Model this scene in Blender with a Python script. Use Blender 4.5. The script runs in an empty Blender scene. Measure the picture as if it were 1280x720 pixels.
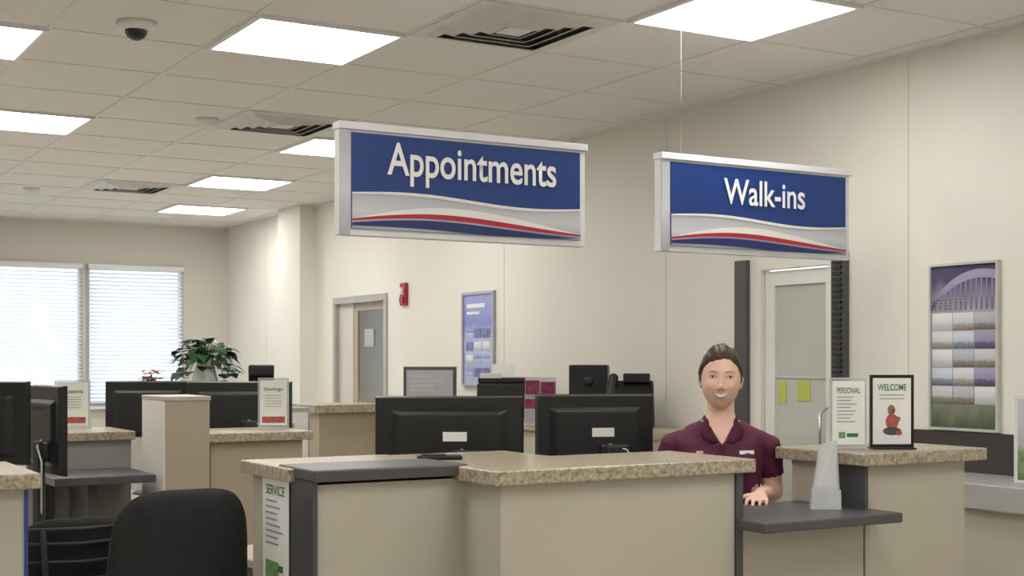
import bpy, bmesh, math, random
from mathutils import Vector, Matrix
from mathutils.bvhtree import BVHTree
random.seed(7)
sc = bpy.context.scene
try:
    sc.view_settings.view_transform = 'Standard'
    sc.view_settings.look = 'None'
    sc.view_settings.exposure = 0.0
except Exception as e:
    print(e)

# ------------------------------------------------------------------ materials
def nt(name):
    m = bpy.data.materials.new(name); m.use_nodes = True
    n = m.node_tree.nodes; l = m.node_tree.links
    b = n.get('Principled BSDF')
    return m, n, l, b

def mat(name, col, rough=0.5, metal=0.0, var=0.06, scale=8.0, bump=0.0, bscale=80.0, emit=0.0, spec=None, alpha=1.0):
    m, n, l, b = nt(name)
    tc = n.new('ShaderNodeTexCoord')
    nz = n.new('ShaderNodeTexNoise'); nz.inputs['Scale'].default_value = scale; nz.inputs['Detail'].default_value = 4
    l.new(tc.outputs['Object'], nz.inputs['Vector'])
    cr = n.new('ShaderNodeValToRGB')
    c0 = [max(0, c*(1-var)) for c in col]; c1 = [min(1, c*(1+var)) for c in col]
    cr.color_ramp.elements[0].position = 0.3; cr.color_ramp.elements[1].position = 0.7
    cr.color_ramp.elements[0].color = (*c0, 1); cr.color_ramp.elements[1].color = (*c1, 1)
    l.new(nz.outputs['Fac'], cr.inputs['Fac'])
    l.new(cr.outputs['Color'], b.inputs['Base Color'])
    b.inputs['Roughness'].default_value = rough
    b.inputs['Metallic'].default_value = metal
    if spec is not None: b.inputs['Specular IOR Level'].default_value = spec
    if alpha < 1: b.inputs['Alpha'].default_value = alpha
    if emit > 0:
        l.new(cr.outputs['Color'], b.inputs['Emission Color'])
        b.inputs['Emission Strength'].default_value = emit
    if bump > 0:
        n2 = n.new('ShaderNodeTexNoise'); n2.inputs['Scale'].default_value = bscale; n2.inputs['Detail'].default_value = 5
        l.new(tc.outputs['Object'], n2.inputs['Vector'])
        bp = n.new('ShaderNodeBump'); bp.inputs['Strength'].default_value = bump; bp.inputs['Distance'].default_value = 0.004
        l.new(n2.outputs['Fac'], bp.inputs['Height']); l.new(bp.outputs['Normal'], b.inputs['Normal'])
    return m

def granite():
    m, n, l, b = nt('granite')
    tc = n.new('ShaderNodeTexCoord')
    nz = n.new('ShaderNodeTexNoise'); nz.inputs['Scale'].default_value = 75; nz.inputs['Detail'].default_value = 6; nz.inputs['Roughness'].default_value = .7
    l.new(tc.outputs['Object'], nz.inputs['Vector'])
    cr = n.new('ShaderNodeValToRGB'); e = cr.color_ramp.elements
    e[0].position = .33; e[0].color = (.12, .10, .07, 1)
    e[1].position = .68; e[1].color = (.56, .50, .38, 1)
    x = e.new(.44); x.color = (.31, .26, .18, 1)
    x = e.new(.54); x.color = (.42, .365, .26, 1)
    l.new(nz.outputs['Fac'], cr.inputs['Fac']); l.new(cr.outputs['Color'], b.inputs['Base Color'])
    b.inputs['Roughness'].default_value = .3
    return m

def ceil_mat():
    m, n, l, b = nt('acoustic_tile')
    tc = n.new('ShaderNodeTexCoord')
    nz = n.new('ShaderNodeTexNoise'); nz.inputs['Scale'].default_value = 90; nz.inputs['Detail'].default_value = 6
    l.new(tc.outputs['Object'], nz.inputs['Vector'])
    cr = n.new('ShaderNodeValToRGB'); e = cr.color_ramp.elements
    e[0].position = .3; e[0].color = (.72, .70, .67, 1); e[1].position = .6; e[1].color = (.82, .80, .77, 1)
    l.new(nz.outputs['Fac'], cr.inputs['Fac']); l.new(cr.outputs['Color'], b.inputs['Base Color'])
    b.inputs['Roughness'].default_value = .95
    return m

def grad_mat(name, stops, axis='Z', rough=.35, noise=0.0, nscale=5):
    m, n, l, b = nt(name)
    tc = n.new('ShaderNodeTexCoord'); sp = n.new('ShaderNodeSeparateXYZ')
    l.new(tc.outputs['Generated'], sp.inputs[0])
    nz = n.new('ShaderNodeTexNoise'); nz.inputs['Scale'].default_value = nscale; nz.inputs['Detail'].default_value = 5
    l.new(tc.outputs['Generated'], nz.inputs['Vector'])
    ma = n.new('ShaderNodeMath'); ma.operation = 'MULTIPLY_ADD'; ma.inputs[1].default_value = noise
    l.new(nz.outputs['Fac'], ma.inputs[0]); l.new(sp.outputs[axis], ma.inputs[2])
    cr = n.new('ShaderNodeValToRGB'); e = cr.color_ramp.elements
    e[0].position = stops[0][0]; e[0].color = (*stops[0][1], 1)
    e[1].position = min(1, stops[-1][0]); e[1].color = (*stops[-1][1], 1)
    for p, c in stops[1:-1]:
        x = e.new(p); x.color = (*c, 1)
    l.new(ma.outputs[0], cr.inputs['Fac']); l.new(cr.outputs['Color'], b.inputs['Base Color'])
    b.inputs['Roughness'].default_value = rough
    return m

def hair_mat():
    m, n, l, b = nt('brown_hair')
    tc = n.new('ShaderNodeTexCoord'); mp_ = n.new('ShaderNodeMapping'); mp_.inputs['Scale'].default_value = (1, .15, .25)
    nz = n.new('ShaderNodeTexNoise'); nz.inputs['Scale'].default_value = 170; nz.inputs['Detail'].default_value = 3
    l.new(tc.outputs['Object'], mp_.inputs[0]); l.new(mp_.outputs[0], nz.inputs['Vector'])
    cr = n.new('ShaderNodeValToRGB'); e = cr.color_ramp.elements
    e[0].position = .35; e[0].color = (.026, .015, .009, 1); e[1].position = .7; e[1].color = (.095, .055, .032, 1)
    l.new(nz.outputs['Fac'], cr.inputs['Fac']); l.new(cr.outputs['Color'], b.inputs['Base Color'])
    bp = n.new('ShaderNodeBump'); bp.inputs['Strength'].default_value = .5; bp.inputs['Distance'].default_value = .003
    l.new(nz.outputs['Fac'], bp.inputs['Height']); l.new(bp.outputs['Normal'], b.inputs['Normal'])
    b.inputs['Roughness'].default_value = .55
    return m

def skin_mat():
    m, n, l, b = nt('skin')
    tc = n.new('ShaderNodeTexCoord')
    nz = n.new('ShaderNodeTexNoise'); nz.inputs['Scale'].default_value = 14; nz.inputs['Detail'].default_value = 4
    l.new(tc.outputs['Object'], nz.inputs['Vector'])
    cr = n.new('ShaderNodeValToRGB'); e = cr.color_ramp.elements
    e[0].position = .3; e[0].color = (.78, .49, .38, 1); e[1].position = .7; e[1].color = (.84, .56, .45, 1)
    l.new(nz.outputs['Fac'], cr.inputs['Fac']); l.new(cr.outputs['Color'], b.inputs['Base Color'])
    b.inputs['Roughness'].default_value = .5
    b.inputs['Subsurface Weight'].default_value = .2
    b.inputs['Subsurface Radius'].default_value = (.015, .007, .004)
    b.inputs['Subsurface Scale'].default_value = 1
    return m

def blind_mat():
    m, n, l, b = nt('blind_slat')
    tc = n.new('ShaderNodeTexCoord')
    nz = n.new('ShaderNodeTexNoise'); nz.inputs['Scale'].default_value = 2
    l.new(tc.outputs['Object'], nz.inputs['Vector'])
    cr = n.new('ShaderNodeValToRGB'); cr.color_ramp.elements[0].color = (.70, .75, .79, 1); cr.color_ramp.elements[1].color = (.80, .84, .87, 1)
    l.new(nz.outputs['Fac'], cr.inputs['Fac']); l.new(cr.outputs['Color'], b.inputs['Base Color'])
    tr = n.new('ShaderNodeBsdfTranslucent'); tr.inputs['Color'].default_value = (.8, .85, .9, 1)
    mx = n.new('ShaderNodeMixShader'); mx.inputs[0].default_value = .35
    out = n.get('Material Output')
    l.new(b.outputs[0], mx.inputs[1]); l.new(tr.outputs[0], mx.inputs[2]); l.new(mx.outputs[0], out.inputs['Surface'])
    return m

M = {}
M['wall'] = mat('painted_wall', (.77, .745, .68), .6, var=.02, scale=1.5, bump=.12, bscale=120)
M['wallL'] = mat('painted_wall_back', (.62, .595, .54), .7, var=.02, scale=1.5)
M['seam'] = mat('wall_seam', (.60, .58, .53), .6)
M['ceil'] = ceil_mat()
M['tbar'] = mat('ceiling_grid', (.76, .745, .72), .6)
M['floor'] = mat('floor_tile', (.60, .56, .49), .45, var=.1, scale=3)
M['panel'] = mat('cream_laminate', (.47, .44, .365), .5, var=.03, scale=4)
M['tan'] = mat('tan_laminate', (.42, .355, .26), .5, var=.03, scale=4)
M['char'] = mat('charcoal_laminate', (.075, .075, .08), .38, var=.08, scale=20)
M['dark'] = mat('dark_backsplash', (.045, .037, .037), .4)
M['ledge'] = mat('grey_ledge', (.38, .37, .35), .35)
M['granite'] = granite()
M['black'] = mat('black_plastic', (.011, .011, .013), .4, var=.15)
M['blk2'] = mat('black_matte', (.02, .02, .022), .65, var=.2)
M['fabric'] = mat('black_fabric', (.014, .014, .016), .8, var=.25, scale=60, bump=.4, bscale=300)
M['screen'] = mat('screen_glass', (.02, .03, .05), .12)
M['chrome'] = mat('metal', (.6, .6, .6), .25, metal=1)
M['alu'] = mat('aluminium', (.62, .62, .60), .4, metal=.5)
M['wire'] = mat('suspension_steel', (.78, .77, .75), .4)
M['ventm'] = mat('vent_metal', (.60, .59, .57), .4)
M['white'] = mat('white_paper', (.80, .80, .78), .6, var=.02)
M['whitep'] = mat('white_plastic', (.75, .75, .73), .4, var=.02)
M['signw'] = mat('sign_frame_white', (.76, .77, .80), .35, var=.03)
M['signg'] = mat('sign_frame_grey', (.40, .41, .45), .35, var=.03)
M['blue'] = mat('sign_blue', (.004, .038, .21), .45, var=.05, scale=3)
M['navy'] = mat('sign_navy', (.008, .025, .14), .4)
M['silver'] = grad_mat('sign_silver', [(0, (.36, .37, .42)), (.5, (.60, .61, .65)), (1, (.45, .46, .5))], 'Z', .3, noise=.1)
M['red'] = mat('sign_red', (.45, .012, .045), .4)
M['alarm'] = mat('alarm_red', (.38, .01, .028), .4)
M['txtw'] = mat('text_white', (.88, .88, .88), .5, var=.01)
M['green'] = mat('print_green', (.03, .18, .08), .5)
M['lgreen'] = mat('print_light_green', (.17, .30, .13), .5, var=.4, scale=40)
M['textg'] = mat('print_grey', (.30, .31, .32), .6)
M['redp'] = mat('print_red', (.42, .09, .07), .5, var=.4, scale=40)
M['skinp'] = mat('print_brown', (.24, .13, .08), .5, var=.5, scale=60)
M['acr'] = mat('acrylic', (.75, .78, .80), .1, alpha=.35)
M['acr2'] = mat('acrylic_clear', (.66, .68, .70), .12, alpha=.5)
M['frost'] = grad_mat('frosted_glass', [(0, (.42, .44, .41)), (.45, (.46, .48, .44)), (.55, (.54, .56, .52)), (1, (.50, .52, .48))], 'Z', .15, noise=.05)
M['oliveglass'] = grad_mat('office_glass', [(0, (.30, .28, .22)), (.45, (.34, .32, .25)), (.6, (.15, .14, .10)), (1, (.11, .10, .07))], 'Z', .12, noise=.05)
M['yellow'] = mat('sticker_yellow', (.50, .55, .10), .5)
M['led'] = mat('light_diffuser', (1, .975, .93), .5, var=.004, emit=15.5)
M['maroon'] = mat('maroon_shirt', (.085, .006, .034), .75, var=.2, scale=20, bump=.4, bscale=30)
M['maroon2'] = mat('maroon_collar', (.060, .004, .024), .8, var=.15, scale=20)
M['trous'] = mat('black_trousers', (.02, .02, .025), .8)
M['skin'] = skin_mat()
M['hair'] = hair_mat()
M['brow'] = mat('eyebrow_brown', (.16, .095, .06), .8)
M['lip'] = mat('lips', (.60, .25, .22), .4)
M['crease'] = mat('smile_crease', (.68, .40, .31), .6)
M['mouth'] = mat('mouth_inner', (.18, .04, .035), .6)
M['teeth'] = mat('teeth', (.92, .90, .86), .3)
M['eyew'] = mat('eye_white', (.75, .74, .72), .2)
M['iris'] = mat('iris', (.08, .055, .035), .2)
M['lash'] = mat('lash', (.04, .024, .016), .7)
M['leaf'] = mat('leaf_green', (.02, .08, .028), .4, var=.5, scale=25)
M['flower'] = mat('flower_red', (.45, .05, .04), .6)
M['ceramic'] = mat('white_ceramic', (.70, .73, .73), .3)
M['purple'] = mat('print_purple', (.15, .14, .33), .4, var=.5, scale=12)
M['lav'] = grad_mat('poster_lavender', [(0, (.50, .52, .60)), (.3, (.30, .33, .55)), (.55, (.45, .47, .66)), (.8, (.16, .18, .46)), (1, (.28, .30, .58))], 'Z', .2, noise=.25)
M['dusk'] = grad_mat('poster_dusk', [(0.1, (.07, .10, .05)), (.27, (.22, .23, .18)), (.5, (.42, .42, .44)), (.75, (.52, .52, .56)), (.88, (.30, .28, .38)), (1.0, (.08, .07, .15))], 'Z', .2, noise=.2)
def photo(name, a, b_, c): return grad_mat(name, [(.1, a), (.5, b_), (.65, c), (1.0, tuple(min(1, x*1.2) for x in c))], 'Z', .3, noise=.4, nscale=5)
PH = [photo('photo_sea', (.05, .07, .09), (.22, .27, .34), (.50, .54, .60)), photo('photo_street', (.07, .05, .04), (.26, .22, .19), (.40, .42, .46)),
      photo('photo_mist', (.36, .37, .39), (.50, .51, .54), (.60, .61, .63)), photo('photo_dusk', (.03, .03, .06), (.13, .11, .20), (.30, .28, .40)),
      photo('photo_field', (.08, .10, .05), (.24, .25, .18), (.50, .51, .53)), photo('photo_town', (.12, .09, .08), (.36, .32, .29), (.55, .56, .60))]
M['blind'] = blind_mat()
M['wframe'] = mat('window_frame', (.45, .45, .44), .5)
M['pink'] = mat('print_magenta', (.24, .025, .08), .5, var=.5, scale=30)
M['bluestrip'] = mat('blue_edge', (.02, .05, .30), .5)

# ------------------------------------------------------------------ helpers
def link(o, parent=None):
    sc.collection.objects.link(o)
    if parent is not None: o.parent = parent
    return o

def group(name, loc=(0, 0, 0), rz=0.0):
    e = bpy.data.objects.new(name, None); e.empty_display_size = .1
    e.location = loc; e.rotation_euler = (0, 0, math.radians(rz))
    return link(e)

def mesh(name, verts, faces, m, parent=None, smooth=False, bevel=0, seg=2, subs=0):
    me = bpy.data.meshes.new(name); me.from_pydata([tuple(v) for v in verts], [], faces); me.update()
    bm = bmesh.new(); bm.from_mesh(me); bmesh.ops.recalc_face_normals(bm, faces=bm.faces); bm.to_mesh(me); bm.free()
    me.materials.append(m)
    if smooth:
        for p in me.polygons: p.use_smooth = True
    o = bpy.data.objects.new(name, me)
    if bevel > 0:
        b = o.modifiers.new('bev', 'BEVEL'); b.width = bevel; b.segments = seg; b.limit_method = 'ANGLE'
    return link(o, parent)

BF = [(0, 1, 2, 3), (7, 6, 5, 4), (0, 4, 5, 1), (1, 5, 6, 2), (2, 6, 7, 3), (3, 7, 4, 0)]
def box(name, x0, x1, y0, y1, z0, z1, m, parent=None, bevel=0, seg=2):
    v = [(x0, y0, z0), (x1, y0, z0), (x1, y1, z0), (x0, y1, z0), (x0, y0, z1), (x1, y0, z1), (x1, y1, z1), (x0, y1, z1)]
    return mesh(name, v, BF, m, parent, bevel=bevel, seg=seg)

def boxes(name, lst, m, parent=None, bevel=0):
    vs, fs = [], []
    for (x0, x1, y0, y1, z0, z1) in lst:
        k = len(vs)
        vs += [(x0, y0, z0), (x1, y0, z0), (x1, y1, z0), (x0, y1, z0), (x0, y0, z1), (x1, y0, z1), (x1, y1, z1), (x0, y1, z1)]
        fs += [tuple(i+k for i in f) for f in BF]
    return mesh(name, vs, fs, m, parent, bevel=bevel)

def lathe(name, prof, m, parent=None, n=32, loc=(0, 0, 0), smooth=True):
    vs, fs = [], []
    for r, z in prof:
        for i in range(n):
            a = 2*math.pi*i/n; vs.append((loc[0]+r*math.cos(a), loc[1]+r*math.sin(a), loc[2]+z))
    for j in range(len(prof)-1):
        for i in range(n):
            a = j*n+i; b = j*n+(i+1) % n; fs.append((a, b, b+n, a+n))
    fs.append(tuple(range(n-1, -1, -1))); fs.append(tuple((len(prof)-1)*n+i for i in range(n)))
    return mesh(name, vs, fs, m, parent, smooth=smooth)

def tube_geo(pts, rad, n=14, up=None):
    pts = [Vector(p) for p in pts]; vs, fs = [], []
    ref = Vector(up) if up else Vector((0.13, .99, 0.05))
    rings = []
    for i, p in enumerate(pts):
        t = (pts[min(i+1, len(pts)-1)]-pts[max(i-1, 0)]).normalized()
        a = ref-ref.dot(t)*t
        if a.length < 1e-3: a = Vector((1, 0, 0))-t.x*t
        a.normalize(); b = t.cross(a).normalized()
        rings.append((p, t, a, b, rad[i] if isinstance(rad[i], tuple) else (rad[i], rad[i])))
    full = []
    p, t, a, b, r = rings[0]
    full.append((p-t*r[0]*.75, a, b, (r[0]*.55, r[1]*.55)))
    for (p, t, a, b, r) in rings: full.append((p, a, b, r))
    p, t, a, b, r = rings[-1]
    full.append((p+t*r[0]*.75, a, b, (r[0]*.55, r[1]*.55)))
    for (p, a, b, r) in full:
        for k in range(n):
            an = 2*math.pi*k/n; vs.append(p+a*math.cos(an)*r[0]+b*math.sin(an)*r[1])
    for j in range(len(full)-1):
        for k in range(n):
            x = j*n+k; y = j*n+(k+1) % n; fs.append((x, y, y+n, x+n))
    fs.append(tuple(range(n-1, -1, -1))); fs.append(tuple((len(full)-1)*n+k for k in range(n)))
    return vs, fs

def tube(name, pts, rad, m, parent=None, n=12):
    if not isinstance(rad, list): rad = [rad]*len(pts)
    v, f = tube_geo(pts, rad, n)
    return mesh(name, v, f, m, parent, smooth=True)

def multi(name, geos, m, parent=None, smooth=True):
    vs, fs = [], []
    for v, f in geos:
        k = len(vs); vs += list(v); fs += [tuple(i+k for i in q) for q in f]
    return mesh(name, vs, fs, m, parent, smooth=smooth)

def text(name, s, m, parent, x, y, z, width=None, height=None, off=.012):
    cu = bpy.data.curves.new(name, 'FONT'); cu.body = s; cu.size = 1; cu.extrude = 0.0; cu.offset = off
    o = bpy.data.objects.new('tmp', cu); sc.collection.objects.link(o)
    bpy.context.view_layer.update()
    me = bpy.data.meshes.new_from_object(o.evaluated_get(bpy.context.evaluated_depsgraph_get()))
    bpy.data.objects.remove(o)
    xs = [v.co.x for v in me.vertices]; ys = [v.co.y for v in me.vertices]
    x0, x1, y0, y1 = min(xs), max(xs), min(ys), max(ys)
    sx = width/(x1-x0) if width else None; sy = height/(y1-y0) if height else None
    if sx is None: sx = sy
    if sy is None: sy = sx
    for v in me.vertices:
        v.co = Vector(((v.co.x-(x0+x1)/2)*sx+x, y, (v.co.y-(y0+y1)/2)*sy+z))
    me.materials.clear(); me.materials.append(m); me.name = name
    return link(bpy.data.objects.new(name, me), parent)

def strip(name, xs, top, bot, y, m, parent):
    vs, fs = [], []
    for i, x in enumerate(xs):
        vs += [(x, y, top[i]), (x, y, bot[i])]
        if i: fs.append((2*i-2, 2*i-1, 2*i+1, 2*i))
    return mesh(name, vs, fs, m, parent)

# ------------------------------------------------------------------ room
W, B, H = 5.03, 14.85, 3.0
XL, YF = -4.0, -4.0
T = .15
box('floor', XL-T, W+T+.3, YF-T, B+T, -.1, 0, M['floor'])
box('ceiling', XL-T, W+T+.3, YF-T, B+T, H, H+.1, M['ceil'])
D1 = (5.10, 5.96, 2.06); D2 = (10.62, 11.79, 2.08)
boxes('wall_right', [(W, W+T, YF, D1[0], 0, H), (W, W+T, D1[0], D1[1], D1[2], H), (W, W+T, D1[1], D2[0], 0, H),
                     (W, W+T, D2[0], D2[1], D2[2], H), (W, W+T, D2[1], B, 0, H)], M['wall'])
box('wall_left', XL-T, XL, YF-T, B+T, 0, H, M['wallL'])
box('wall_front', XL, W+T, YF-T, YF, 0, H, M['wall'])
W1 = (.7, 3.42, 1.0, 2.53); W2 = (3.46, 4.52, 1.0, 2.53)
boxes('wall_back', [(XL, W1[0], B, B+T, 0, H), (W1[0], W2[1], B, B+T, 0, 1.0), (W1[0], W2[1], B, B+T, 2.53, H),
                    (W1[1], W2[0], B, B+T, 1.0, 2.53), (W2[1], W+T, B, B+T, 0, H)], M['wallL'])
box('trim_column', 4.866, W, 12.24, 12.82, 0, H-.001, M['wall'])
for k, (y, z0) in enumerate([(4.70, .1), (6.65, .1), (8.62, .1), (13.6, .1)]):
    box('trim_%d' % (k+1), W-.0015, W+.001, y-.0035, y+.0035, z0, H-.03, M['seam'])
boxes('baseboard_right', [(W-.012, W+.002, YF, 2.1, 0, .1), (W-.012, W+.002, D1[1], D2[0], 0, .1)], M['char'])
box('baseboard_back', XL, W, B-.012, B+.002, 0, .1, M['char'])
boxes('trim_ceiling_angle', [(W-.02, W+.001, YF, B, H-.014, H+.001), (XL, W, B-.02, B+.001, H-.014, H+.001)], M['tbar'])

g = []
x = 4.19+.72
while x > XL: g.append((x-.010, x+.010, YF, B, H-.004, H+.002)); x -= .72
y = 4.16-.72*11
while y < B: g.append((XL, W, y-.010, y+.010, H-.0038, H+.002)); y += .72
boxes('ceiling_grid', g, M['tbar'])

LP = [(2.03, 5.6), (3.47, 4.16), (1.31, 8.48), (3.47, 8.48), (3.47, 10.64), (3.83, 12.8), (.59, 6.32),
      (2.03, 2.0), (.59, 3.44), (3.47, 1.28), (-.85, 8.48), (-2.29, 5.6), (-2.29, 10.64), (1.31, 12.08),
      (-.85, 1.28), (-2.29, -.88), (2.03, -1.6), (-.13, -2.32), (-.85, 12.8)]
for (x, y) in LP:
    p = group('ceiling_light_panel', (x+.36, y+.36, H))
    box('diffuser', -.335, .335, -.335, .335, -.012, -.006, M['led'], p)
    boxes('frame', [(-.36, .36, -.36, -.335, -.015, .0), (-.36, .36, .335, .36, -.015, .0), (-.36, -.335, -.335, .335, -.015, .0), (.335, .36, -.335, .335, -.015, .0)], M['whitep'], p)

def vent(cx, cy):
    p = group('ceiling_air_vent', (cx, cy, H))
    box('backing', -.30, .30, -.30, .30, -.004, 0, M['char'], p)
    for k, r in enumerate((.30, .24, .18, .12)):
        # square pyramidal louvre ring: sloping blade with gap to the next
        ro, ri = r, r-.038
        vs = []
        for rr, z in ((ro, -.006), (ri, -.026), (ri-.003, -.024), (ro-.006, -.004)):
            vs += [(-rr, -rr, z), (rr, -rr, z), (rr, rr, z), (-rr, rr, z)]
        fs = []
        for j in range(4):
            for i in range(4):
                a = 4*j+i; b = 4*j+(i+1) % 4; c = 4*((j+1) % 4)+(i+1) % 4; d = 4*((j+1) % 4)+i
                fs.append((a, b, c, d))
        mesh('louvre_%d' % k, vs, fs, M['ventm'], p)
    box('centre_plate', -.065, .065, -.065, .065, -.022, -.012, M['ventm'], p)
    boxes('frame', [(-.355, .355, -.355, -.295, -.008, 0), (-.355, .355, .295, .355, -.008, 0), (-.355, -.295, -.295, .295, -.008, 0), (.295, .355, -.295, .295, -.008, 0)], M['ventm'], p)
for c in [(3.11, 5.24), (3.11, 8.12), (3.11, 11.72), (.95, 10.28)]: vent(*c)
p = group('dome_security_camera', (1.62, 6.02, H))
lathe('base', [(.085, 0), (.085, -.02), (.07, -.035), (.055, -.037)], M['whitep'], p)
lathe('dome', [(.05, -.03), (.048, -.05), (.036, -.068), (.018, -.078), (.003, -.08)], M['black'], p)
for c in [(2.65, 8.2), (2.4, 12.3)]:
    p = group('smoke_detector', (*c, H))
    lathe('body', [(.07, 0), (.07, -.02), (.055, -.03), (.05, -.045), (.02, -.05)], M['whitep'], p)

for i, (x0, x1, z0, z1) in enumerate((W1, W2)):
    p = group('window_%d' % (i+1), ((x0+x1)/2, B, z0))
    w = (x1-x0)/2; h = z1-z0
    fr = [(-w, w, -.01, .1, 0, .04), (-w, w, -.01, .1, h-.04, h), (-w, -w+.035, -.01, .1, .04, h-.04), (w-.035, w, -.01, .1, .04, h-.04)]
    boxes('frame', fr, M['wframe'], p)
    box('sill', -w-.015, w+.015, -.08, 0.0, -.03, 0, M['whitep'], p)
    vs, fs = [], []
    z = .05; a = math.radians(40 if i else 24)
    while z < h-.05:
        k = len(vs); dy, dz = .022*math.cos(a), .022*math.sin(a)
        vs += [(-w+.02, -.035-dy, z-dz), (w-.02, -.035-dy, z-dz), (w-.02, -.035+dy, z+dz), (-w+.02, -.035+dy, z+dz)]
        fs.append((k, k+1, k+2, k+3)); z += .042
    mesh('blinds', vs, fs, M['blind'], p)
    box('blind_headrail', -w+.01, w-.01, -.065, -.012, h-.05, h-.0, M['whitep'], p)

wd = bpy.data.worlds.new('World'); sc.world = wd; wd.use_nodes = True
bg = wd.node_tree.nodes['Background']; bg.inputs[0].default_value = (.86, .93, 1, 1); bg.inputs[1].default_value = 2.0

p = group('door_1', (W, 0, 0))
boxes('dark_jamb', [(-.04, .05, 5.86, 5.96, 0, 2.06), (-.03, .05, 5.10, 5.20, 0, 2.06)], M['char'], p)
boxes('ribbed_edge', [(-.045, -.03, 5.12, 5.18, .05+k*.03, .065+k*.03) for k in range(66)], M['blk2'], p)
boxes('frame', [(-.01, .06, 5.77, 5.86, 0, 2.06), (-.01, .06, 5.20, 5.24, 0, 2.06), (-.01, .06, 5.24, 5.77, 2.0, 2.06)], M['wall'], p)
boxes('leaf_stiles', [(.02, .06, 5.69, 5.765, .02, 1.99), (.02, .06, 5.245, 5.29, .02, 1.99), (.02, .06, 5.29, 5.69, 1.91, 1.99), (.02, .06, 5.29, 5.69, .02, .25)], M['whitep'], p)
box('glass', .035, .045, 5.29, 5.69, .25, 1.91, M['frost'], p)
boxes('sticker', [(.03, .034, 5.61, 5.67, 1.26, 1.38), (.03, .034, 5.42, 5.52, 1.28, 1.39)], M['yellow'], p)
boxes('door_rail', [(.028, .034, 5.30, 5.69, 1.40, 1.412)], M['alu'], p)
tube('handle', [(0.02, 5.27, .95), (-.04, 5.27, .98), (-.04, 5.27, 1.22), (0.02, 5.27, 1.25)], .008, M['chrome'], p)
p = group('door_2', (W, 0, 0))
boxes('frame', [(-.015, .09, 11.73, 11.79, 0, 2.08), (-.015, .09, 10.62, 10.68, 0, 2.08), (-.015, .09, 10.68, 11.73, 2.02, 2.08)], M['ledge'], p)
boxes('side_panel', [(.03, .08, 11.42, 11.73, 0, 2.02)], M['wallL'], p)
boxes('leaf_stiles', [(.04, .08, 11.34, 11.42, 0, 2.02), (.04, .08, 10.68, 10.76, 0, 2.02), (.04, .08, 10.76, 11.34, 1.95, 2.02), (.04, .08, 10.76, 11.34, 0, .25)], M['tan'], p)
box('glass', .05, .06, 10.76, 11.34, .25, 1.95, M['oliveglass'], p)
box('notice', .044, .049, 11.0, 11.2, 1.62, 1.78, M['ledge'], p)
p = group('fire_alarm_strobe', (W, 10.27, 1.96))
box('backplate', -.03, 0, -.055, .055, 0, .19, M['alarm'], p, bevel=.006)
box('strobe_lens', -.06, -.03, -.03, .03, .09, .15, M['whitep'], p, bevel=.006)
box('horn', -.045, -.03, -.035, .035, .02, .07, M['alarm'], p, bevel=.004)

def poster_frame(p, w, h, m, t=.014):
    boxes('frame', [(-w/2, w/2, -.025, 0, 0, t), (-w/2, w/2, -.025, 0, h-t, h), (-w/2, -w/2+t, -.025, 0, t, h-t), (w/2-t, w/2, -.025, 0, t, h-t)], m, p)
p = group('framed_poster', (W, 4.35, 1.17), -90)
w, h = .405, .785
poster_frame(p, w, h, M['alu'], .012)
box('print', -w/2+.01, w/2-.01, -.012, 0, .01, h-.01, M['dusk'], p)
k = 0
order = [4, 1, 2, 0, 5, 3, 2, 1, 4, 5, 0, 3, 2, 5, 1, 2]
for r in range(5):
    for c in range(3):
        x0 = -w/2+.014+c*.126; z0 = .125+r*.086
        box('photo_%d' % k, x0, x0+.122, -.014, -.0125, z0, z0+.082, PH[order[k]], p); k += 1
boxes('caption_lines', [(-.17, .02-.02*(i % 3), -.0150, -.0145, .562+.014*i, .566+.014*i) for i in range(5)], M['textg'], p)
N_ = 24
strip('arch', [-.188+.376*i/N_ for i in range(N_+1)], [.60+.15*math.sin(math.pi*(i/N_)**.8*.62) for i in range(N_+1)], [.56+.15*math.sin(math.pi*(i/N_)**.8*.62) for i in range(N_+1)], -.0142, PH[3], p)
boxes('arch_posts', [(-.17+.03*i, -.164+.03*i, -.0139, -.0135, .565, .58+.13*math.sin(math.pi*((i+.5)/12)**.8*.62)) for i in range(12)], PH[3], p)
p = group('framed_poster', (W, 8.99, 1.30), -90)
w, h = .5, .72
poster_frame(p, w, h, M['signg'], .02)
box('print', -w/2+.015, w/2-.015, -.012, 0, .015, h-.015, M['lav'], p)
for r in range(4):
    for c in range(3):
        box('cell_%d_%d' % (r, c), -.19+c*.13, -.08+c*.13, -.0135, -.0125, .07+r*.1, .14+r*.1, [M['lav'], M['purple'], PH[2]][(r*2+c*c) % 3], p)
boxes('headline', [(-.18, .10, -.0135, -.0125, .60, .63), (-.18, .02, -.0135, -.0125, .55, .57)], M['signw'], p)

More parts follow.
